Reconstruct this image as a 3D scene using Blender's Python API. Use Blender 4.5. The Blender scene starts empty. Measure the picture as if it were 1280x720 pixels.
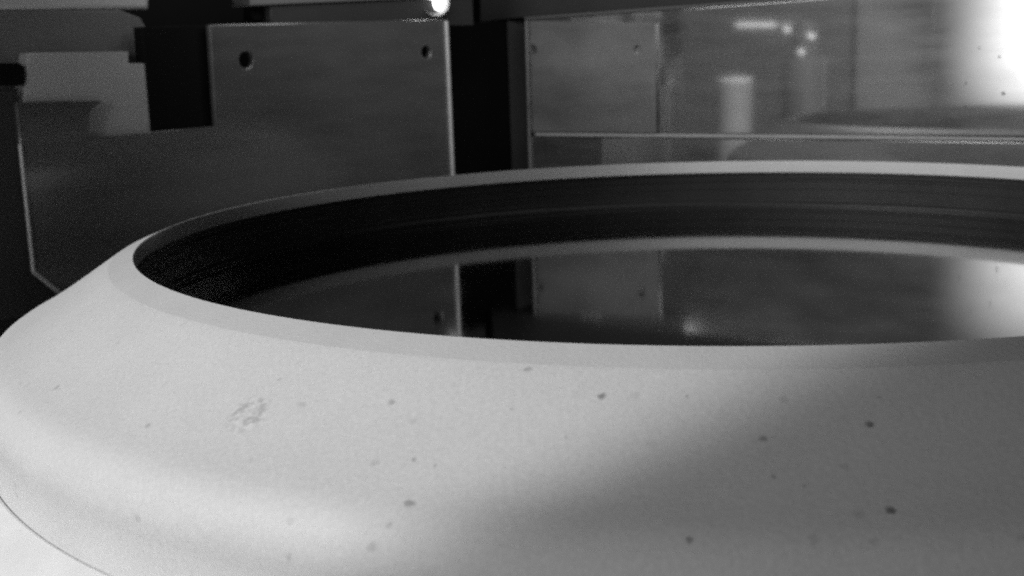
import bpy, bmesh, math, random
import numpy as np
from mathutils import Vector, Matrix
random.seed(4)
scene = bpy.context.scene
COL = scene.collection

# ------------------------------------------------------------------ units
# Everything is laid out in "ring radii" with the camera at the origin, then
# scaled to metres (inner rim radius 0.15 m) with the deck at height zero.
S = 0.15
ZD = -0.6105                     # deck height below the camera, in radii
def W(v):
    return Vector((v[0]*S, v[1]*S, (v[2]-ZD)*S))

# ------------------------------------------------------------------ camera
F_PX, PITCH, ROLL = 1600.0, 0.1883, -0.0342
fw = np.array([0, math.cos(PITCH), -math.sin(PITCH)])
up0 = np.array([0, math.sin(PITCH), math.cos(PITCH)])
x0 = np.array([1.0, 0, 0])
cx_ = math.cos(ROLL)*x0 + math.sin(ROLL)*up0
cy_ = -math.sin(ROLL)*x0 + math.cos(ROLL)*up0
cam_data = bpy.data.cameras.new("camera")
cam = bpy.data.objects.new("camera", cam_data)
COL.objects.link(cam)
M = Matrix(((cx_[0], cy_[0], -fw[0], 0), (cx_[1], cy_[1], -fw[1], 0), (cx_[2], cy_[2], -fw[2], 0), (0, 0, 0, 1)))
M.translation = W((0, 0, 0))
cam.matrix_world = M
cam_data.sensor_width = 36.0
cam_data.lens = F_PX/1280.0*36.0
cam_data.clip_start = 0.005
cam_data.clip_end = 50.0
cam_data.dof.use_dof = True
cam_data.dof.focus_distance = 0.25
cam_data.dof.aperture_fstop = 36.0
scene.camera = cam

# ------------------------------------------------------------------ world, exposure
world = bpy.data.worlds.new("World")
scene.world = world
world.use_nodes = True
bg = world.node_tree.nodes["Background"]
bg.inputs[0].default_value = (1, 1, 1, 1)
bg.inputs[1].default_value = 0.012
scene.view_settings.view_transform = 'Standard'
scene.view_settings.look = 'None'
scene.view_settings.exposure = 0.0
scene.view_settings.gamma = 1.0
scene.view_settings.use_curve_mapping = False
scene.cycles.use_denoising = False       # keep the sampling grain of a small sensor
scene.cycles.sample_clamp_indirect = 1.5
scene.cycles.sample_clamp_direct = 6.0
scene.cycles.filter_width = 2.1
scene.cycles.use_adaptive_sampling = True
scene.cycles.adaptive_threshold = 0.02

# pixel helpers: a pixel gives a direction, the surface it lies on the distance
def ray(x, y):
    return fw + cx_*(x-640)/F_PX - cy_*(y-360)/F_PX
def on_z(x, y, z):
    d = ray(x, y); return d*z/d[2]
def at_y(x, y, Y):
    d = ray(x, y); return d*Y/d[1]
def on_plane(P, n, x, y):
    d = ray(x, y); return d*(P@n)/(d@n)

# ring numbers
RC = np.array([0.3689, 2.2637]); RIM = -0.3105
MIRROR = RIM-0.1118
# the two panel planes that meet in the corner behind the ring
AZL = math.radians(43); uL = np.array([math.cos(AZL), math.sin(AZL), 0]); nL = np.array([uL[1], -uL[0], 0])
PL = at_y(533, 65, 3.89)*np.array([1, 1, 0])
AZR = math.radians(-33); uR = np.array([math.cos(AZR), math.sin(AZR), 0]); nR = np.array([uR[1], -uR[0], 0])
PR = at_y(657, 100, 4.36)*np.array([1, 1, 0])

# the polished panel leans back by a fraction of a degree
LEAN = math.radians(0.45); ZP = -0.15
nRt = nR*math.cos(LEAN)+np.array([0, 0, 1.0])*math.sin(LEAN)
def lean(o):
    t = math.tan(LEAN); nv = Vector(nR)
    for v in o.data.vertices:
        v.co -= nv*(t*(v.co.z-(ZP-ZD)*S))

# ------------------------------------------------------------------ lamps and added fills
def aim(o, target):
    d = Vector(target)-o.location
    o.rotation_euler = d.to_track_quat('-Z', 'Y').to_euler()
# key spotlight, camera left, whose cone ends across the front of the ring
KEY = np.array([-5.7, -1.24, 3.6])
kp1 = on_z(1035, 455, RIM-0.01); kp2 = on_z(575, 680, RIM-0.13)
mid = on_z(803, 540, RIM-0.055)
pn = np.cross(kp1-KEY, kp2-KEY); pn /= np.linalg.norm(pn)
if pn @ (np.array([RC[0], RC[1], RIM])-KEY) < 0: pn = -pn
gen = (mid-KEY)/np.linalg.norm(mid-KEY)
HALF = math.radians(7.2)
tilt = HALF-math.radians(0.45)
axis = gen*math.cos(tilt)+pn*math.sin(tilt)+np.cross(pn, gen)*math.radians(-0.4)
ld = bpy.data.lights.new("key_spot", 'SPOT')
ld.energy = 30.5; ld.spot_size = 2*HALF; ld.spot_blend = 0.24; ld.shadow_soft_size = 0.004
lo = bpy.data.objects.new("key_spot", ld); COL.objects.link(lo)
lo.location = W(KEY); aim(lo, W(KEY+axis))
# low work lamp beside the camera, the one mirrored at the right end of the steel panel
WL = np.array([-2.01, -0.73, 0.45])
ld = bpy.data.lights.new("work_lamp", 'AREA')
ld.shape = 'RECTANGLE'; ld.size = 2.2*S; ld.size_y = 2.4*S; ld.energy = 1.85
ld.use_nodes = True                       # soft lamp: brightest in the middle, fading to its edges
nt = ld.node_tree; em = nt.nodes["Emission"]
gm = nt.nodes.new("ShaderNodeNewGeometry"); vm = nt.nodes.new("ShaderNodeVectorMath"); vm.operation = 'SUBTRACT'; vm.inputs[1].default_value = (0.5, 0.5, 0)
nt.links.new(gm.outputs["Parametric"], vm.inputs[0])
sx = nt.nodes.new("ShaderNodeSeparateXYZ"); nt.links.new(vm.outputs[0], sx.inputs[0])
fac = None
for k, (a0, a1) in enumerate(((0.0, 0.5), (0.2, 0.5))):
    ab = nt.nodes.new("ShaderNodeMath"); ab.operation = 'ABSOLUTE'; nt.links.new(sx.outputs[k], ab.inputs[0])
    mr = nt.nodes.new("ShaderNodeMapRange"); mr.interpolation_type = 'SMOOTHSTEP'
    mr.inputs[1].default_value = a0; mr.inputs[2].default_value = a1; mr.inputs[3].default_value = 1; mr.inputs[4].default_value = 0
    nt.links.new(ab.outputs[0], mr.inputs[0])
    if fac is None: fac = mr.outputs[0]
    else:
        mu = nt.nodes.new("ShaderNodeMath"); mu.operation = 'MULTIPLY'
        nt.links.new(fac, mu.inputs[0]); nt.links.new(mr.outputs[0], mu.inputs[1]); nt.links.new(mu.outputs[0], em.inputs["Strength"])
lo = bpy.data.objects.new("work_lamp", ld); COL.objects.link(lo)
lo.location = W(WL); aim(lo, W((1.40, 3.49, 0.45)))
# added fill spot high on the right, only there to brighten the mirrored fittings
ld = bpy.data.lights.new("fitting_fill", 'SPOT')
ld.energy = 20.0; ld.spot_size = math.radians(34); ld.spot_blend = 0.5; ld.shadow_soft_size = 0.006
lo = bpy.data.objects.new("fitting_fill", ld); COL.objects.link(lo)
lo.location = W((1.3, 3.0, 1.5)); aim(lo, W((-1.9, 2.0, -0.02)))
# fill light added over the far rim to lift the two panels behind
ld = bpy.data.lights.new("panel_fill", 'AREA')
ld.shape = 'RECTANGLE'; ld.size = 1.6*S; ld.size_y = 0.3*S; ld.energy = 0.10
lo = bpy.data.objects.new("panel_fill", ld); COL.objects.link(lo)
lo.location = W((0.0, 3.25, 0.6)); aim(lo, W((0.0, 4.2, 0.3)))
# weak overhead fill, added to lift the shaded part of the ring
ld = bpy.data.lights.new("overhead_fill", 'AREA')
ld.shape = 'DISK'; ld.size = 1.6*S; ld.energy = 0.09
lo = bpy.data.objects.new("overhead_fill", ld); COL.objects.link(lo)
lo.location = W((-1.5, -0.2, 3.2)); aim(lo, W((0.4, 2.2, -0.3)))

# ------------------------------------------------------------------ materials
def mat(name, base, rough=0.5, metal=0.0, spec=0.5, mottle=0.0, mscale=40.0, bump=0.0, bscale=300.0, rvar=0.0, stretch=None, coat=0):
    m = bpy.data.materials.new(name); m.use_nodes = True
    nt = m.node_tree; b = nt.nodes["Principled BSDF"]
    b.inputs["Base Color"].default_value = (base, base, base, 1)
    b.inputs["Roughness"].default_value = rough
    b.inputs["Metallic"].default_value = metal
    b.inputs["Specular IOR Level"].default_value = spec
    tc = nt.nodes.new("ShaderNodeTexCoord"); vec = tc.outputs["Object"]
    if stretch:
        mp = nt.nodes.new("ShaderNodeMapping"); mp.inputs["Scale"].default_value = stretch
        nt.links.new(vec, mp.inputs[0]); vec = mp.outputs[0]
    if mottle or rvar:
        n = nt.nodes.new("ShaderNodeTexNoise"); n.inputs["Scale"].default_value = mscale
        n.inputs["Detail"].default_value = 6; n.inputs["Roughness"].default_value = 0.6
        nt.links.new(vec, n.inputs["Vector"])
        if mottle:
            r = nt.nodes.new("ShaderNodeMapRange")
            r.inputs[1].default_value = 0.25; r.inputs[2].default_value = 0.75
            r.inputs[3].default_value = base*(1-mottle); r.inputs[4].default_value = base*(1+mottle)
            nt.links.new(n.outputs[0], r.inputs[0]); nt.links.new(r.outputs[0], b.inputs["Base Color"])
        if rvar:
            r = nt.nodes.new("ShaderNodeMapRange")
            r.inputs[1].default_value = 0.3; r.inputs[2].default_value = 0.7
            r.inputs[3].default_value = max(0.01, rough-rvar); r.inputs[4].default_value = rough+rvar
            nt.links.new(n.outputs[0], r.inputs[0]); nt.links.new(r.outputs[0], b.inputs["Roughness"])
    if bump:
        n2 = nt.nodes.new("ShaderNodeTexNoise"); n2.inputs["Scale"].default_value = bscale
        n2.inputs["Detail"].default_value = 4
        nt.links.new(vec, n2.inputs["Vector"])
        bp = nt.nodes.new("ShaderNodeBump"); bp.inputs["Strength"].default_value = bump; bp.inputs["Distance"].default_value = 0.0005
        nt.links.new(n2.outputs[0], bp.inputs["Height"]); nt.links.new(bp.outputs[0], b.inputs["Normal"])
    return m

M_white = mat("white_ceramic", 0.68, 0.55, spec=0.35, mottle=0.035, mscale=60, bump=0.12, bscale=900)
M_rim = mat("ground_ceramic", 0.665, 0.6, spec=0.3, mottle=0.05, mscale=90, bump=0.15, bscale=1200)
M_flange = mat("flange_ceramic", 0.82, 0.5, spec=0.4, mottle=0.09, mscale=70, bump=0.1, bscale=700)
M_liner = mat("dark_liner", 0.03, 0.45, spec=0.3, mottle=0.2, mscale=60)
M_disc = mat("disc_mirror", 0.165, 0.055, metal=1.0, mottle=0.08, mscale=30, rvar=0.015)
M_steelL = mat("dull_steel", 0.22, 0.15, metal=1.0, mottle=0.10, mscale=14, rvar=0.05, bump=0.01, bscale=60)
M_steelR = mat("polished_steel", 0.66, 0.05, metal=1.0, mottle=0.06, mscale=9, rvar=0.02, bump=0.008, bscale=30)
def hazy(m, fac, rough, base, var=0.5):
    """polished metal with a worn film: part of the reflection is scattered wide"""
    nt = m.node_tree; b = nt.nodes["Principled BSDF"]; out = nt.nodes["Material Output"]
    h = nt.nodes.new("ShaderNodeBsdfPrincipled")
    h.inputs["Base Color"].default_value = (base, base, base, 1); h.inputs["Metallic"].default_value = 0.6; h.inputs["Roughness"].default_value = rough
    n = nt.nodes.new("ShaderNodeTexNoise"); n.inputs["Scale"].default_value = 22; n.inputs["Detail"].default_value = 7; n.inputs["Roughness"].default_value = 0.65
    tc = nt.nodes.new("ShaderNodeTexCoord"); mp = nt.nodes.new("ShaderNodeMapping"); mp.inputs["Scale"].default_value = (0.6, 0.6, 1.6)
    nt.links.new(tc.outputs["Object"], mp.inputs[0]); nt.links.new(mp.outputs[0], n.inputs["Vector"])
    r = nt.nodes.new("ShaderNodeMapRange"); r.inputs[1].default_value = 0.36; r.inputs[2].default_value = 0.64
    r.inputs[3].default_value = fac*(1-var); r.inputs[4].default_value = fac*(1+var)
    nb = nt.nodes.new("ShaderNodeTexNoise"); nb.inputs["Scale"].default_value = 75; nb.inputs["Detail"].default_value = 5
    mb_ = nt.nodes.new("ShaderNodeMapping"); mb_.inputs["Scale"].default_value = (0.35, 0.35, 2.2); mb_.inputs["Rotation"].default_value = (0.1, 0.12, 0)
    nt.links.new(tc.outputs["Object"], mb_.inputs[0]); nt.links.new(mb_.outputs[0], nb.inputs["Vector"])
    av = nt.nodes.new("ShaderNodeMath"); av.operation = 'MULTIPLY_ADD'; av.inputs[1].default_value = 0.45
    hf = nt.nodes.new("ShaderNodeMath"); hf.operation = 'MULTIPLY'; hf.inputs[1].default_value = 0.55
    nt.links.new(n.outputs[0], hf.inputs[0]); nt.links.new(nb.outputs[0], av.inputs[0]); nt.links.new(hf.outputs[0], av.inputs[2])
    nt.links.new(av.outputs[0], r.inputs[0])
    mx = nt.nodes.new("ShaderNodeMixShader")
    nt.links.new(r.outputs[0], mx.inputs[0]); nt.links.new(b.outputs[0], mx.inputs[1]); nt.links.new(h.outputs[0], mx.inputs[2])
    nt.links.new(mx.outputs[0], out.inputs[0])
hazy(M_steelL, 0.46, 0.5, 0.42, 0.22)
hazy(M_steelR, 0.30, 0.33, 0.6, 0.5)
M_satin = mat("satin_steel", 0.33, 0.45, metal=0.4, mottle=0.4, mscale=22, rvar=0.06, stretch=(0.6, 0.6, 1.5))
M_edge = mat("bright_steel", 0.75, 0.25, metal=1.0, mottle=0.05)
M_trim = mat("trim_steel", 0.85, 0.35, metal=0.25, mottle=0.1, mscale=120)  # bright tone makes the sheet edges look lit; also seam strip and lid
M_black = mat("black_paint", 0.008, 0.6, spec=0.15, mottle=0.2)
M_dark = mat("dark_paint", 0.06, 0.5, spec=0.3, mottle=0.15)
M_mid = mat("mid_grey_paint", 0.22, 0.5, spec=0.3, mottle=0.1, mscale=25)
M_light = mat("light_grey_paint", 0.62, 0.5, spec=0.3, mottle=0.06, mscale=25)
M_pale = mat("pale_paint", 0.7, 0.5, spec=0.3, mottle=0.05, mscale=20)
M_wall = mat("wall_paint", 0.13, 0.6, spec=0.2, mottle=0.15, mscale=20)
M_deck = mat("deck_paint", 0.045, 0.45, spec=0.35, mottle=0.15, mscale=30)
M_lens = bpy.data.materials.new("lamp_lens"); M_lens.use_nodes = True
b = M_lens.node_tree.nodes["Principled BSDF"]
b.inputs["Emission Color"].default_value = (1, 1, 1, 1); b.inputs["Emission Strength"].default_value = 14.0
M_dust = mat("dust", 0.85, 0.8)

# stains on the ceramic cone: small spots at fixed places of the surface
def add_stains(m, pts, mark):
    nt = m.node_tree; b = nt.nodes["Principled BSDF"]
    src = b.inputs["Base Color"].links[0].from_socket
    geo = nt.nodes.new("ShaderNodeNewGeometry")
    nz = nt.nodes.new("ShaderNodeTexNoise"); nz.inputs["Scale"].default_value = 700
    nt.links.new(geo.outputs["Position"], nz.inputs["Vector"])
    wv = nt.nodes.new("ShaderNodeVectorMath"); wv.operation = 'MULTIPLY_ADD'
    wv.inputs[1].default_value = (0.0011,)*3
    nt.links.new(nz.outputs["Color"], wv.inputs[0]); nt.links.new(geo.outputs["Position"], wv.inputs[2])
    total = None
    for (c, r, k) in pts:
        ds = nt.nodes.new("ShaderNodeVectorMath"); ds.operation = 'DISTANCE'
        nt.links.new(wv.outputs[0], ds.inputs[0]); ds.inputs[1].default_value = c+Vector((0.00055,)*3)
        mr = nt.nodes.new("ShaderNodeMapRange"); mr.interpolation_type = 'SMOOTHSTEP'
        mr.inputs[1].default_value = r*0.35; mr.inputs[2].default_value = r*1.15
        mr.inputs[3].default_value = k; mr.inputs[4].default_value = 0
        nt.links.new(ds.outputs["Value"], mr.inputs[0])
        if total is None: total = mr.outputs[0]
        else:
            a = nt.nodes.new("ShaderNodeMath"); a.operation = 'MAXIMUM'
            nt.links.new(total, a.inputs[0]); nt.links.new(mr.outputs[0], a.inputs[1]); total = a.outputs[0]
    # sparse natural flecks everywhere on the ring
    vo = nt.nodes.new("ShaderNodeTexVoronoi"); vo.inputs["Scale"].default_value = 150
    nt.links.new(wv.outputs[0], vo.inputs["Vector"])
    m1 = nt.nodes.new("ShaderNodeMapRange"); m1.interpolation_type = 'SMOOTHSTEP'
    m1.inputs[1].default_value = 0.05; m1.inputs[2].default_value = 0.17; m1.inputs[3].default_value = 1; m1.inputs[4].default_value = 0
    nt.links.new(vo.outputs["Distance"], m1.inputs[0])
    sp = nt.nodes.new("ShaderNodeSeparateColor"); nt.links.new(vo.outputs["Color"], sp.inputs[0])
    m2 = nt.nodes.new("ShaderNodeMapRange"); m2.inputs[1].default_value = 0.5; m2.inputs[2].default_value = 1.0
    m2.inputs[3].default_value = 0; m2.inputs[4].default_value = 0.24
    nt.links.new(sp.outputs[0], m2.inputs[0])
    mm = nt.nodes.new("ShaderNodeMath"); mm.operation = 'MULTIPLY'
    nt.links.new(m1.outputs[0], mm.inputs[0]); nt.links.new(m2.outputs[0], mm.inputs[1])
    a = nt.nodes.new("ShaderNodeMath"); a.operation = 'MAXIMUM'
    nt.links.new(total, a.inputs[0]); nt.links.new(mm.outputs[0], a.inputs[1]); total = a.outputs[0]
    # scuffed patch
    ds = nt.nodes.new("ShaderNodeVectorMath"); ds.operation = 'DISTANCE'
    nt.links.new(geo.outputs["Position"], ds.inputs[0]); ds.inputs[1].default_value = mark[0]
    mr = nt.nodes.new("ShaderNodeMapRange"); mr.interpolation_type = 'SMOOTHSTEP'
    mr.inputs[1].default_value = mark[1]*0.55; mr.inputs[2].default_value = mark[1]; mr.inputs[3].default_value = 1; mr.inputs[4].default_value = 0
    nt.links.new(ds.outputs["Value"], mr.inputs[0])
    n3 = nt.nodes.new("ShaderNodeTexNoise"); n3.inputs["Scale"].default_value = 850; n3.inputs["Detail"].default_value = 1
    nt.links.new(geo.outputs["Position"], n3.inputs["Vector"])
    m3 = nt.nodes.new("ShaderNodeMapRange"); m3.inputs[1].default_value = 0.35; m3.inputs[2].default_value = 0.65
    m3.inputs[3].default_value = -0.08; m3.inputs[4].default_value = 0.26
    nt.links.new(n3.outputs[0], m3.inputs[0])
    mm = nt.nodes.new("ShaderNodeMath"); mm.operation = 'MULTIPLY'
    nt.links.new(mr.outputs[0], mm.inputs[0]); nt.links.new(m3.outputs[0], mm.inputs[1])
    a = nt.nodes.new("ShaderNodeMath"); a.operation = 'ADD'
    nt.links.new(total, a.inputs[0]); nt.links.new(mm.outputs[0], a.inputs[1]); total = a.outputs[0]
    n4 = nt.nodes.new("ShaderNodeTexNoise"); n4.inputs["Scale"].default_value = 1300; n4.inputs["Detail"].default_value = 2
    nt.links.new(geo.outputs["Position"], n4.inputs["Vector"])
    m4 = nt.nodes.new("ShaderNodeMapRange"); m4.inputs[1].default_value = 0.3; m4.inputs[2].default_value = 0.7
    m4.inputs[3].default_value = -0.05; m4.inputs[4].default_value = 0.05
    nt.links.new(n4.outputs[0], m4.inputs[0])
    a = nt.nodes.new("ShaderNodeMath"); a.operation = 'ADD'
    nt.links.new(total, a.inputs[0]); nt.links.new(m4.outputs[0], a.inputs[1]); total = a.outputs[0]
    om = nt.nodes.new("ShaderNodeMath"); om.operation = 'SUBTRACT'; om.inputs[0].default_value = 1
    nt.links.new(total, om.inputs[1])
    sc = nt.nodes.new("ShaderNodeVectorMath"); sc.operation = 'SCALE'
    nt.links.new(src, sc.inputs[0]); nt.links.new(om.outputs[0], sc.inputs["Scale"])
    nt.links.new(sc.outputs[0], b.inputs["Base Color"])

# ------------------------------------------------------------------ object helpers
def link(name, me, m, parent=None):
    o = bpy.data.objects.new(name, me); COL.objects.link(o)
    if m: me.materials.append(m)
    if parent:
        o.parent = parent
        o.matrix_parent_inverse = parent.matrix_world.inverted()
    return o
def empty(name, loc, label, cat, group=None):
    o = bpy.data.objects.new(name, None); COL.objects.link(o); o.location = loc
    o.empty_display_size = 0.02
    bpy.context.view_layer.update()
    tag(o, label, cat, group); return o
def tag(o, label, cat, group=None):
    o["label"] = label; o["category"] = cat
    if group: o["group"] = group
    return o
def lathe(name, prof, c, m, parent=None, seg=320, closed=False, smooth=True):
    """prof = [(r, z)] in radii about the vertical axis through c"""
    bm = bmesh.new(); rows = []
    for r, z in prof:
        if r < 1e-6:
            rows.append([bm.verts.new(W((c[0], c[1], z)))]*seg); continue
        rows.append([bm.verts.new(W((c[0]+r*math.cos(2*math.pi*k/seg), c[1]+r*math.sin(2*math.pi*k/seg), z))) for k in range(seg)])
    pairs = list(zip(rows, rows[1:]))
    if closed: pairs.append((rows[-1], rows[0]))
    for A, B in pairs:
        for k in range(seg):
            q = []
            for v in (A[k], A[(k+1) % seg], B[(k+1) % seg], B[k]):
                if v not in q: q.append(v)
            if len(q) > 2: bm.faces.new(q)
    bmesh.ops.recalc_face_normals(bm, faces=bm.faces)
    me = bpy.data.meshes.new(name); bm.to_mesh(me); bm.free()
    if smooth:
        me.shade_smooth()
        me.set_sharp_from_angle(angle=math.radians(28))
    return link(name, me, m, parent)
def slab(name, loops, P, u, n, off, thick, m, parent=None, bevel=0.003, px=True):
    """extruded outline on the vertical plane through P with direction u;
    first loop outer, the others holes; its front face lies off in front of the plane"""
    cu = bpy.data.curves.new(name, 'CURVE'); cu.dimensions = '2D'; cu.fill_mode = 'BOTH'
    Q = P+n*off
    for lp in loops:
        sp = cu.splines.new('POLY'); sp.points.add(len(lp)-1); sp.use_cyclic_u = True
        for k, q in enumerate(lp):
            if px:
                w = on_plane(Q, n, *q); a, z = (w-P)@u, w[2]
            else: a, z = q
            sp.points[k].co = (a, z, 0, 1)
    cu.extrude = max(thick/2-bevel, 0.0005); cu.bevel_depth = bevel; cu.bevel_resolution = 2; cu.offset = -bevel
    t = bpy.data.objects.new("tmp", cu); COL.objects.link(t)
    dg = bpy.context.evaluated_depsgraph_get()
    me = bpy.data.meshes.new_from_object(t.evaluated_get(dg), depsgraph=dg)
    bpy.data.objects.remove(t); bpy.data.curves.remove(cu)
    me.name = name
    h = np.array([0, 0, 1.0])
    for v in me.vertices:
        v.co = W(P+u*v.co.x+h*v.co.y+n*(off-thick/2+v.co.z))
    bm = bmesh.new(); bm.from_mesh(me)
    bmesh.ops.remove_doubles(bm, verts=bm.verts, dist=1e-6)
    bmesh.ops.recalc_face_normals(bm, faces=bm.faces); bm.to_mesh(me); bm.free()
    me.materials.clear()
    return link(name, me, m, parent)
def circle_px(x, y, r, P, u, n, off, k=28):
    w = on_plane(P+n*off, n, x, y); a, z = (w-P)@u, w[2]
    return [(a+r*math.cos(2*math.pi*i/k), z+r*math.sin(2*math.pi*i/k)) for i in range(k)]
def px2az(pts, P, u, n, off):
    out = []
    for q in pts:
        w = on_plane(P+n*off, n, *q); out.append(((w-P)@u, w[2]))
    return out
def tube(name, a, b, r, m, parent=None, seg=24, cap=True):
    a, b = W(a), W(b); d = b-a
    bm = bmesh.new()
    bmesh.ops.create_cone(bm, cap_ends=cap, segments=seg, radius1=r*S, radius2=r*S, depth=d.length)
    bmesh.ops.bevel(bm, geom=[e for e in bm.edges if len(e.link_faces) == 2 and any(len(f.verts) > 4 for f in e.link_faces)], offset=r*S*0.15, segments=2, affect='EDGES')
    rot = d.to_track_quat('Z', 'Y').to_matrix().to_4x4(); rot.translation = (a+b)/2
    bmesh.ops.transform(bm, matrix=rot, verts=bm.verts)
    me = bpy.data.meshes.new(name); bm.to_mesh(me); bm.free()
    me.shade_smooth(); me.set_sharp_from_angle(angle=math.radians(35))
    return link(name, me, m, parent)

# ------------------------------------------------------------------ deck and dark backing
def box_mesh(name, lo_, hi_, m, parent=None):
    bm = bmesh.new(); bmesh.ops.create_cube(bm, size=1)
    a, b = W(lo_), W(hi_)
    for v in bm.verts:
        v.co = Vector([(a[i]+b[i])/2+(b[i]-a[i])*v.co[i] for i in range(3)])
    me = bpy.data.meshes.new(name); bm.to_mesh(me); bm.free()
    return link(name, me, m, parent)
deck = box_mesh("deck", (-6, -2, ZD-0.2), (6, 8, ZD), M_deck); deck["kind"] = "structure"
wl = slab("dark_backing", [[(-5, ZD+0.001), (0.75, ZD+0.001), (0.75, 1.2), (-5, 1.2)]], PL, uL, nL, -0.55, 0.06, M_black, px=False); wl["kind"] = "structure"  # black sheets added behind the panels to keep gaps and holes dark
wr = slab("dark_backing", [[(-0.6, ZD+0.001), (4, ZD+0.001), (4, 1.2), (-0.6, 1.2)]], PR, uR, nR, -0.45, 0.06, M_black, px=False); wr["kind"] = "structure"

# ------------------------------------------------------------------ the ring
ring = empty("ceramic_ring", W((RC[0], RC[1], ZD)), "large white ceramic ring with flared shoulder around the dark mirror disc", "ring")
R = RIM
def arc(p, q, r, n=6): pass
body = [(1.04, R-0.015), (1.045, R-0.0178), (1.06, R-0.0275), (1.10, R-0.0535), (1.14, R-0.079), (1.175, R-0.0995), (1.192, R-0.1085),
        (1.206, R-0.1155), (1.2185, R-0.1235), (1.230, R-0.1355), (1.2385, R-0.150), (1.2432, R-0.164), (1.2442, R-0.1765), (1.2412, R-0.1905), (1.2385, R-0.206), (1.2362, R-0.2680),
        (1.02, R-0.2680), (1.02, R-0.03)]
lathe("shoulder", body, RC, M_white, ring, closed=True)
lathe("rim", [(1.0402, R-0.0151), (1.0045, R-0.0012), (1.002, R-0.0003), (1.0006, R-0.001), (1.0, R-0.003), (1.0013, R-0.0289), (1.019, R-0.0289), (1.019, R-0.018)], RC, M_rim, ring, closed=True)
lin = [(1.0185, R-0.0295), (1.0045, R-0.0295), (1.0045, R-0.035), (1.0085, R-0.0365), (1.0085, R-0.044), (1.0050, R-0.0475), (1.0050, R-0.052), (1.0068, R-0.0535), (1.0068, R-0.072),
       (1.0078, R-0.0735), (1.0078, R-0.092), (1.0062, R-0.0945), (1.0062, R-0.1035), (1.0005, R-0.1085), (1.0, R-0.1105), (1.0, R-0.1245), (0.90, R-0.1245), (0.90, R-0.140), (1.0185, R-0.140)]
lathe("liner", lin, RC, M_liner, ring, closed=True)
lathe("base_flange", [(1.232, R-0.270), (1.2365, R-0.2640), (1.2392, R-0.2548), (1.2432, R-0.2533), (1.2500, R-0.2550), (1.262, R-0.2610), (1.30, R-0.281), (1.308, R-0.289), (1.31, R-0.2995), (1.10, R-0.2995), (1.10, R-0.270)], RC, M_flange, ring, closed=True)
# ------------------------------------------------------------------ the disc in the ring
disc = lathe("polished_disc", [(0, MIRROR), (0.9, MIRROR), (0.990, MIRROR), (0.9945, MIRROR-0.001), (0.997, MIRROR-0.004), (0.997, R-0.1243), (0, R-0.1243)], RC, M_disc, None)
tag(disc, "dark mirror polished disc lying inside the white ring", "disc")

# stains
def on_cone(x, y):
    d = ray(x, y); best = None
    for k in range(1, 4000):
        t = 0.6+k*0.0006; P = d*t; r = math.hypot(P[0]-RC[0], P[1]-RC[1])
        zs = None
        for (r0, z0), (r1, z1) in zip(body[:12], body[1:13]):
            if r0 <= r <= r1: zs = z0+(z1-z0)*(r-r0)/(r1-r0)
        if zs is not None and P[2] <= zs: return W(P)
    return None
PXM = lambda px, d=1.25: px/F_PX*d*S
spots = [(752, 495, 6.0, .55), (660, 462, 5.5, .3), (512, 629, 7.5, .4), (489, 503, 5, .3), (518, 574, 4, .32), (487, 657, 5, .22), (1087, 530, 6, .6), (1113, 638, 6, .6),
         (954, 549, 5, .4), (862, 675, 5, .45), (185, 532, 5, .3), (641, 511, 3.5, .22), (707, 546, 3, .2), (858, 496, 3.5, .25), (545, 582, 3.5, .22), (363, 650, 6, .15), (967, 597, 4, .3), (1005, 606, 3.5, .25), (1100, 497, 3.5, .25), (350, 474, 3.5, .18), (26, 479, 4, .15)]
pts = []
for x, y, r, k in spots:
    c = on_cone(x, y)
    if c is not None: pts.append((c, PXM(r*1.15), k))
add_stains(M_white, pts, (on_cone(311, 518), PXM(42)))

# ------------------------------------------------------------------ left steel panel with its notch and bolt holes
lp = empty("steel_panel", W(PL*[1, 1, 0]+[0, 0, ZD]), "dull steel panel with two bolt holes and a stepped notch, left of the black post", "panel")
OUT = px2az([(262, 31), (557, 24), (571, 270)], PL, uL, nL, 0)
aR = OUT[1][0]
left = px2az([(75, 366), (42, 340), (25, 190), (20, 128), (110, 125), (128, 126), (113, 140), (110, 172), (270, 158)], PL, uL, nL, 0)
left[2] = (left[1][0], left[2][1]); left[3] = (left[1][0], left[3][1])
outer = [OUT[0], OUT[1], (aR, ZD+0.001), (left[0][0]+0.06, ZD+0.001)]+left
slab("panel_sheet", [outer, circle_px(308, 75, 0.0215, PL, uL, nL, 0), circle_px(533, 65, 0.0175, PL, uL, nL, 0)], PL, uL, nL, 0, 0.022, M_steelL, lp, bevel=0.004, px=False)

def on_left(x, y, off=0.004): return on_plane(PL+nL*off, nL, x, y)
tube("lit_edge", on_left(558, 26), np.array([*on_left(558, 26)[:2], ZD+0.01]), 0.0058, M_trim, lp, seg=12)  # pale rod standing in for the light caught by the sheet edge
tl = on_left(42, 340); tt = np.array([*tl[:2], on_left(24, 180)[2]])
tube("lit_edge", tt, tl, 0.005, M_trim, lp, seg=12)  # same stand-in for the lit left edge and its corner
tube("lit_edge", tl, on_left(80, 371), 0.0055, M_trim, lp, seg=12)

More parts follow.
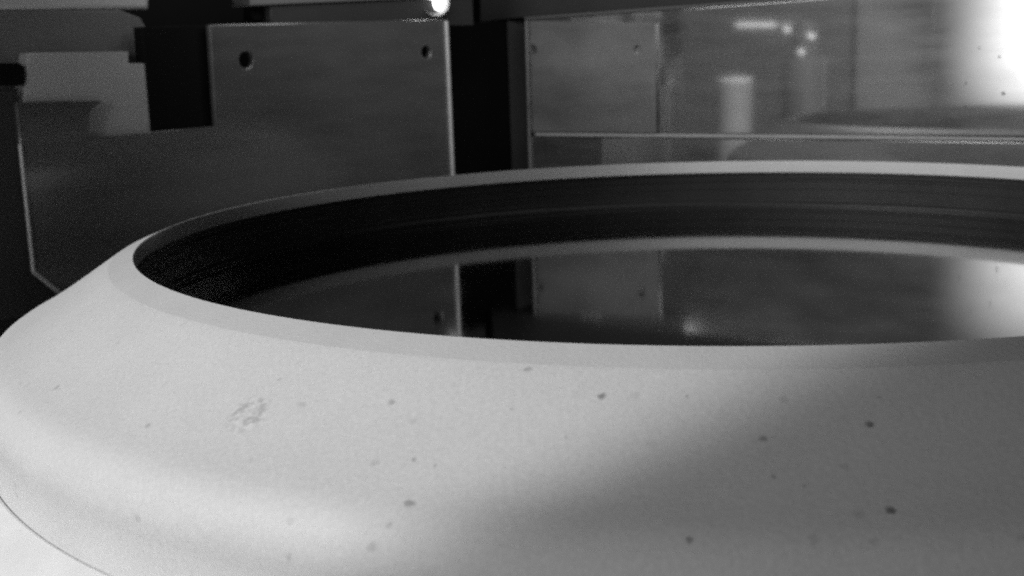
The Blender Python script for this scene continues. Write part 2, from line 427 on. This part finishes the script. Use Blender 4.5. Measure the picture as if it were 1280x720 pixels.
# ------------------------------------------------------------------ right polished panel
rp = empty("mirror_panel", W(PR*[1, 1, 0]+[0, 0, ZD]), "polished steel panel mirroring the room, right of the black post", "panel")
rt = px2az([(656, 25), (660, 23), (985, 0)], PR, uR, nR, 0)
rb = px2az([(840, 169)], PR, uR, nR, 0)[0][1]
aL = rt[0][0]; slope = (rt[2][1]-rt[1][1])/(rt[2][0]-rt[1][0])
outer = [(aL, rb+0.006), (2.3, rb+0.006), (2.3, rt[1][1]+slope*(2.3-aL)), (aL, rt[0][1])]
slab("upper_sheet", [outer], PR, uR, nR, 0, 0.022, M_steelR, rp, bevel=0.0035, px=False)
slab("lower_sheet", [[(aL, ZD+0.001), (2.3, ZD+0.001), (2.3, rb-0.008), (aL, rb-0.008)]], PR, uR, nR, 0.0, 0.022, M_steelR, rp, bevel=0.0035, px=False)
slab("seam_strip", [[(aL+0.03, rb-0.0065), (2.3, rb-0.0065), (2.3, rb+0.0045), (aL+0.03, rb+0.0045)]], PR, uR, nR, 0.006, 0.02, M_trim, rp, bevel=0.003, px=False)
slab("top_strip", [[(aL, rt[0][1]+0.001), (2.3, rt[1][1]+slope*(2.3-aL)+0.001), (2.3, rt[1][1]+slope*(2.3-aL)+0.009), (aL, rt[0][1]+0.009)]], PR, uR, nR, 0.004, 0.02, M_mid, rp, bevel=0.002, px=False)

tube("lit_edge", on_plane(PR+nR*0.004, nR, 657.5, 26), np.array([*on_plane(PR+nR*0.004, nR, 657.5, 26)[:2], ZD+0.01]), 0.005, M_satin, rp, seg=12)  # rod in place of the lit edge of the polished sheet
# plate added to stand in for the left panel's reflection, next to the post
sa = px2az([(662, 26), (819, 29), (819, 166)], PR, uR, nR, 0.012)
st = slab("reflection_plate", [[(sa[0][0], sa[2][1]), (sa[1][0], sa[2][1]), (sa[1][0], sa[1][1]), (sa[0][0], sa[0][1])], circle_px(666, 62, 0.0165, PR, uR, nR, 0.012), circle_px(797, 62, 0.014, PR, uR, nR, 0.012)], PR, uR, nR, 0.012, 0.0115, M_satin, None, bevel=0.0004, px=False)
tag(st, "satin steel plate with two small holes fixed on the polished panel by the black post", "plate")

# dust on the polished panel
bm = bmesh.new()
for x, y, r in [(1205, 133, 2.2), (1190, 106, 1.3), (1207, 104, 1.3), (1116, 133, 1.8), (1152, 70, 1.5), (1104, 178, 1.7), (1254, 117, 2.0), (1249, 71, 1.3), (1262, 140, 1.2), (1271, 152, 1.4), (1174, 150, 1.0), (1224, 60, 1.0)]:
    c = W(on_plane(PR+nR*0.001, nR, x, y))
    bmesh.ops.create_icosphere(bm, subdivisions=1, radius=r/F_PX*3.8*S*1.05, matrix=Matrix.Translation(c))
me = bpy.data.meshes.new("dust"); bm.to_mesh(me); bm.free()
d = link("dust", me, M_dust, rp); d["kind"] = "stuff"

for o in list(rp.children)+[st]: lean(o)

# ------------------------------------------------------------------ corner post between the panels
post = empty("corner_post", W(at_y(600, 100, 4.35)*[1, 1, 0]+[0, 0, ZD]), "black square corner post in the gap between the two steel panels", "post")
p0 = at_y(566, 120, 4.25); p1 = at_y(636, 120, 4.45); p2 = at_y(664, 120, 4.40)
def prism(name, pts2, z0, z1, m, parent):
    bm = bmesh.new()
    A = [bm.verts.new(W((x, y, z0))) for x, y in pts2]; B = [bm.verts.new(W((x, y, z1))) for x, y in pts2]
    bm.faces.new(A); bm.faces.new(B)
    for k in range(len(A)): bm.faces.new((A[k], A[(k+1) % len(A)], B[(k+1) % len(A)], B[k]))
    bmesh.ops.bevel(bm, geom=bm.edges[:], offset=0.003*S, segments=2, affect='EDGES')
    bmesh.ops.recalc_face_normals(bm, faces=bm.faces)
    me = bpy.data.meshes.new(name); bm.to_mesh(me); bm.free()
    return link(name, me, m, parent)
ztop = at_y(600, 27, 4.4)[2]
prism("post_face", [(p0[0]-0.12, p0[1]), (p1[0], p1[1]), (p1[0], p1[1]+0.2), (p0[0]-0.12, p0[1]+0.2)], ZD+0.001, ztop, M_black, post)
prism("side_cheek", [(p1[0]+0.002, p1[1]-0.02), (p2[0]+0.03, p2[1]+0.06), (p2[0]+0.03, p2[1]+0.2), (p1[0]+0.002, p1[1]+0.2)], ZD+0.001, ztop, M_dark, post)

# ------------------------------------------------------------------ beams above the panels
bl = empty("top_beam", W(PL*[1, 1, 0]+[0, 0, ZD]), "dark grey beam with a lighter rail running above the dull steel panel", "beam")
az = px2az([(338, 8), (585, -4), (585, 32)], PL, uL, nL, -0.06)
slab("beam", [[(az[0][0], az[2][1]), (az[1][0]+0.02, az[2][1]), (az[1][0]+0.02, az[1][1]), (az[0][0], az[0][1])]], PL, uL, nL, -0.06, 0.10, M_dark, bl, bevel=0.004, px=False)
slab("rail", [px2az([(312, 7), (312, -30), (600, -45), (600, -5)], PL, uL, nL, -0.05)], PL, uL, nL, -0.05, 0.09, M_mid, bl, bevel=0.004, px=False)
slab("rail_end", [px2az([(316, 26), (316, 9), (334, 8), (334, 26)], PL, uL, nL, -0.09)], PL, uL, nL, -0.09, 0.05, M_black, bl, bevel=0.004, px=False)
br = slab("top_beam", [px2az([(600, 28), (600, -60), (1500, -140), (1500, -38), (985, -2), (655, 21.5)], PR, uR, nR, -0.024)], PR, uR, nR, -0.024, 0.1, M_dark, bevel=0.003, px=False)
tag(br, "dark grey beam along the upper edge of the mirror polished panel", "beam")

# ------------------------------------------------------------------ lamp above the panel corner
lc = at_y(545, 3, 4.0)
lamp = empty("small_lamp", W(lc), "small round glowing lamp above the upper right corner of the dull steel panel", "lamp")
la = np.array([0.05, -1.0, -0.05]); la /= np.linalg.norm(la)
tube("housing", lc-la*0.012, lc-la*0.07, 0.036, M_dark, lamp)
rot = Vector(la).to_track_quat('Z', 'Y').to_matrix().to_4x4(); rot.translation = W(lc+la*0.010)
bm = bmesh.new()
bmesh.ops.create_cone(bm, cap_ends=False, segments=32, radius1=0.026*S, radius2=0.040*S, depth=0.043*S, matrix=rot)
me = bpy.data.meshes.new("halo_hood"); bm.to_mesh(me); bm.free(); me.shade_smooth()
link("halo_hood", me, M_wall, lamp)  # cone added to glow round the lens and block its sideways light
rot.translation = W(lc-la*0.004)
bm = bmesh.new()
bmesh.ops.create_uvsphere(bm, u_segments=24, v_segments=14, radius=0.0245*S, matrix=rot@Matrix.Diagonal((1, 1, 0.5, 1)))
me = bpy.data.meshes.new("lens"); bm.to_mesh(me); bm.free(); me.shade_smooth()
link("lens", me, M_lens, lamp)

# ------------------------------------------------------------------ blocks seen through the notch
q = px2az([(180, 33.5), (264, 30.5), (185, 140), (272, 140)], PL, uL, nL, -0.03)
bkp = [((q[0][0]+q[2][0])/2, ZD+0.001), ((q[0][0]+q[2][0])/2, q[0][1]), (q[3][0]+0.03, q[1][1]), (q[3][0]+0.03, ZD+0.001)]
bk = slab("black_block", [bkp], PL, uL, nL, -0.03, 0.05, M_black, bevel=0.003, px=False)
bk.data.transform(Matrix())
def clip_floor(o):
    for v in o.data.vertices:
        if v.co.z < 0.0002: v.co.z = 0.0002
clip_floor(bk)
tag(bk, "upright black block standing behind the notch of the dull steel panel", "block")
lb = slab("grey_block", [px2az([(30, 700), (36, 66), (161, 64), (161, 79), (200, 79), (230, 700)], PL, uL, nL, -0.035)], PL, uL, nL, -0.035, 0.06, M_light, bevel=0.004, px=False)
clip_floor(lb)
tag(lb, "pale grey block with a stepped top behind the panel notch", "block")
mb = empty("housing_box", W(at_y(60, 40, 3.0)*[1, 1, 0]+[0, 0, ZD]), "medium grey rounded box above the pale stepped block", "box")
slab("box_body", [px2az([(-120, 700), (-120, 14), (150, 12), (176, 22), (186, 40), (186, 120), (180, 700)], PL, uL, nL, -0.10)], PL, uL, nL, -0.10, 0.09, M_mid, mb, bevel=0.006, px=False)
slab("top_cover", [px2az([(-120, 12), (-120, -60), (189, -60), (187, 12)], PL, uL, nL, -0.098)], PL, uL, nL, -0.098, 0.09, M_pale, mb, bevel=0.012, px=False)
for o in mb.children: clip_floor(o)
sp = empty("side_plate", W(at_y(0, 300, 2.9)*[1, 1, 0]+[0, 0, ZD]), "dark grey plate with a rounded black slot beside the notched panel's bright edge", "plate")
slab("plate_sheet", [px2az([(-160, 700), (-160, 112), (22, 112), (27, 200), (60, 330), (200, 430), (260, 700)], PL, uL, nL, -0.025)], PL, uL, nL, -0.025, 0.009, M_dark, sp, bevel=0.003, px=False)
slab("slot", [px2az([(-40, 79), (25, 79), (31, 84), (31, 104), (28, 107), (-40, 108)], PL, uL, nL, -0.03)], PL, uL, nL, -0.03, 0.004, M_black, sp, bevel=0.003, px=False)
for o in sp.children: clip_floor(o)

# ------------------------------------------------------------------ things left of the frame that the polished panel mirrors
def place(x, y, t):
    """real point, at t radii from the polished panel, whose image in that panel falls on pixel x, y"""
    d = ray(x, y); d = d/np.linalg.norm(d); h = on_plane(PR, nR, x, y)
    return h+(d-2*(d@nRt)*nRt)*t
def scale(x, y, t): return (np.linalg.norm(on_plane(PR, nR, x, y))+t)/F_PX      # radii per pixel there
# unseen backdrop added on the left to give the mirror image its grey
w0, w1 = place(850, 80, 4.4), place(1165, 80, 4.4)
wu = (w1-w0)*[1, 1, 0]; wlen = np.linalg.norm(wu); wu /= wlen; wn = np.array([-wu[1], wu[0], 0])
if wn@(PR-w0) < 0: wn = -wn
sw = slab("mirror_backdrop", [[(0, ZD+0.001), (wlen, ZD+0.001), (wlen, 0.3), (0, 0.3)]], w0*[1, 1, 0], wu, wn, 0, 0.05, M_dark, bevel=0.004, px=False); sw["kind"] = "structure"
w0, w1 = place(1070, 80, 4.2), place(1165, 80, 4.2)
wu = (w1-w0)*[1, 1, 0]; wlen = np.linalg.norm(wu); wu /= wlen; wn = np.array([-wu[1], wu[0], 0])
if wn@(PR-w0) < 0: wn = -wn
sw = slab("mirror_backdrop", [[(0, ZD+0.001), (wlen, ZD+0.001), (wlen, 0.34), (0, 0.34)]], w0*[1, 1, 0], wu, wn, 0, 0.05, M_wall, bevel=0.004, px=False); sw["kind"] = "structure"  # lighter backdrop piece, added to raise the mirrored tone there
T = 2.9
cc = place(918, 97, T); cr = 21.5*scale(918, 97, T)
can = empty("canister", W((cc[0], cc[1], ZD)), "pale cylindrical canister with a bright lid mirrored in the polished panel", "canister")
lathe("canister_body", [(0, ZD+0.001), (cr, ZD+0.001), (cr, cc[2]-0.022), (0, cc[2]-0.022)], cc, M_mid, can, seg=48)
lathe("lid", [(0, cc[2]-0.0215), (cr*1.04, cc[2]-0.0215), (cr*1.05, cc[2]-0.012), (cr*0.95, cc[2]-0.002), (cr*0.5, cc[2]+0.004), (0, cc[2]+0.005)], cc, M_trim, can, seg=48)
# a valve with a crossbar and three knobs on a column
T2 = 2.6
k = scale(990, 60, T2)
vs = place(1005, 100, T2)
va, vb, vc, vd, ve = place(920, 32, T2), place(970, 32, T2), place(988, 38, T2), place(1018, 46, T2), place(1006, 66, T2)
val = empty("valve", W((vs[0], vs[1], ZD)), "dark valve with pale crossbar and knobs mirrored in the polished panel", "valve")
tube("column", (vs[0], vs[1], ZD+0.001), (vs[0], vs[1], ve[2]-0.02), 26*k, M_dark, val)
tube("bonnet", (vs[0], vs[1], ve[2]-0.019), (vs[0], vs[1], va[2]+0.01), 14*k, M_dark, val)
tube("crossbar", va, vb, 4.2*k, M_pale, val)  # pale paint carries the highlight along the bar
tube("crossbar_arm", vb, np.array([vs[0], vs[1], va[2]]), 3*k, M_mid, val)
nk = (PR-vs)*[1, 1, 0]; nk /= np.linalg.norm(nk)
for q in (vc, vd, ve):
    tube("spindle", np.array([vs[0], vs[1], q[2]]), q, 3*k, M_dark, val)
    bm = bmesh.new()
    bmesh.ops.create_uvsphere(bm, u_segments=20, v_segments=12, radius=5.5*k*S, matrix=Matrix.Translation(W(q+nk*0.05)))
    me = bpy.data.meshes.new("knob"); bm.to_mesh(me); bm.free(); me.shade_smooth()
    link("knob", me, M_pale, val)  # pale paint in place of the glints on the knobs
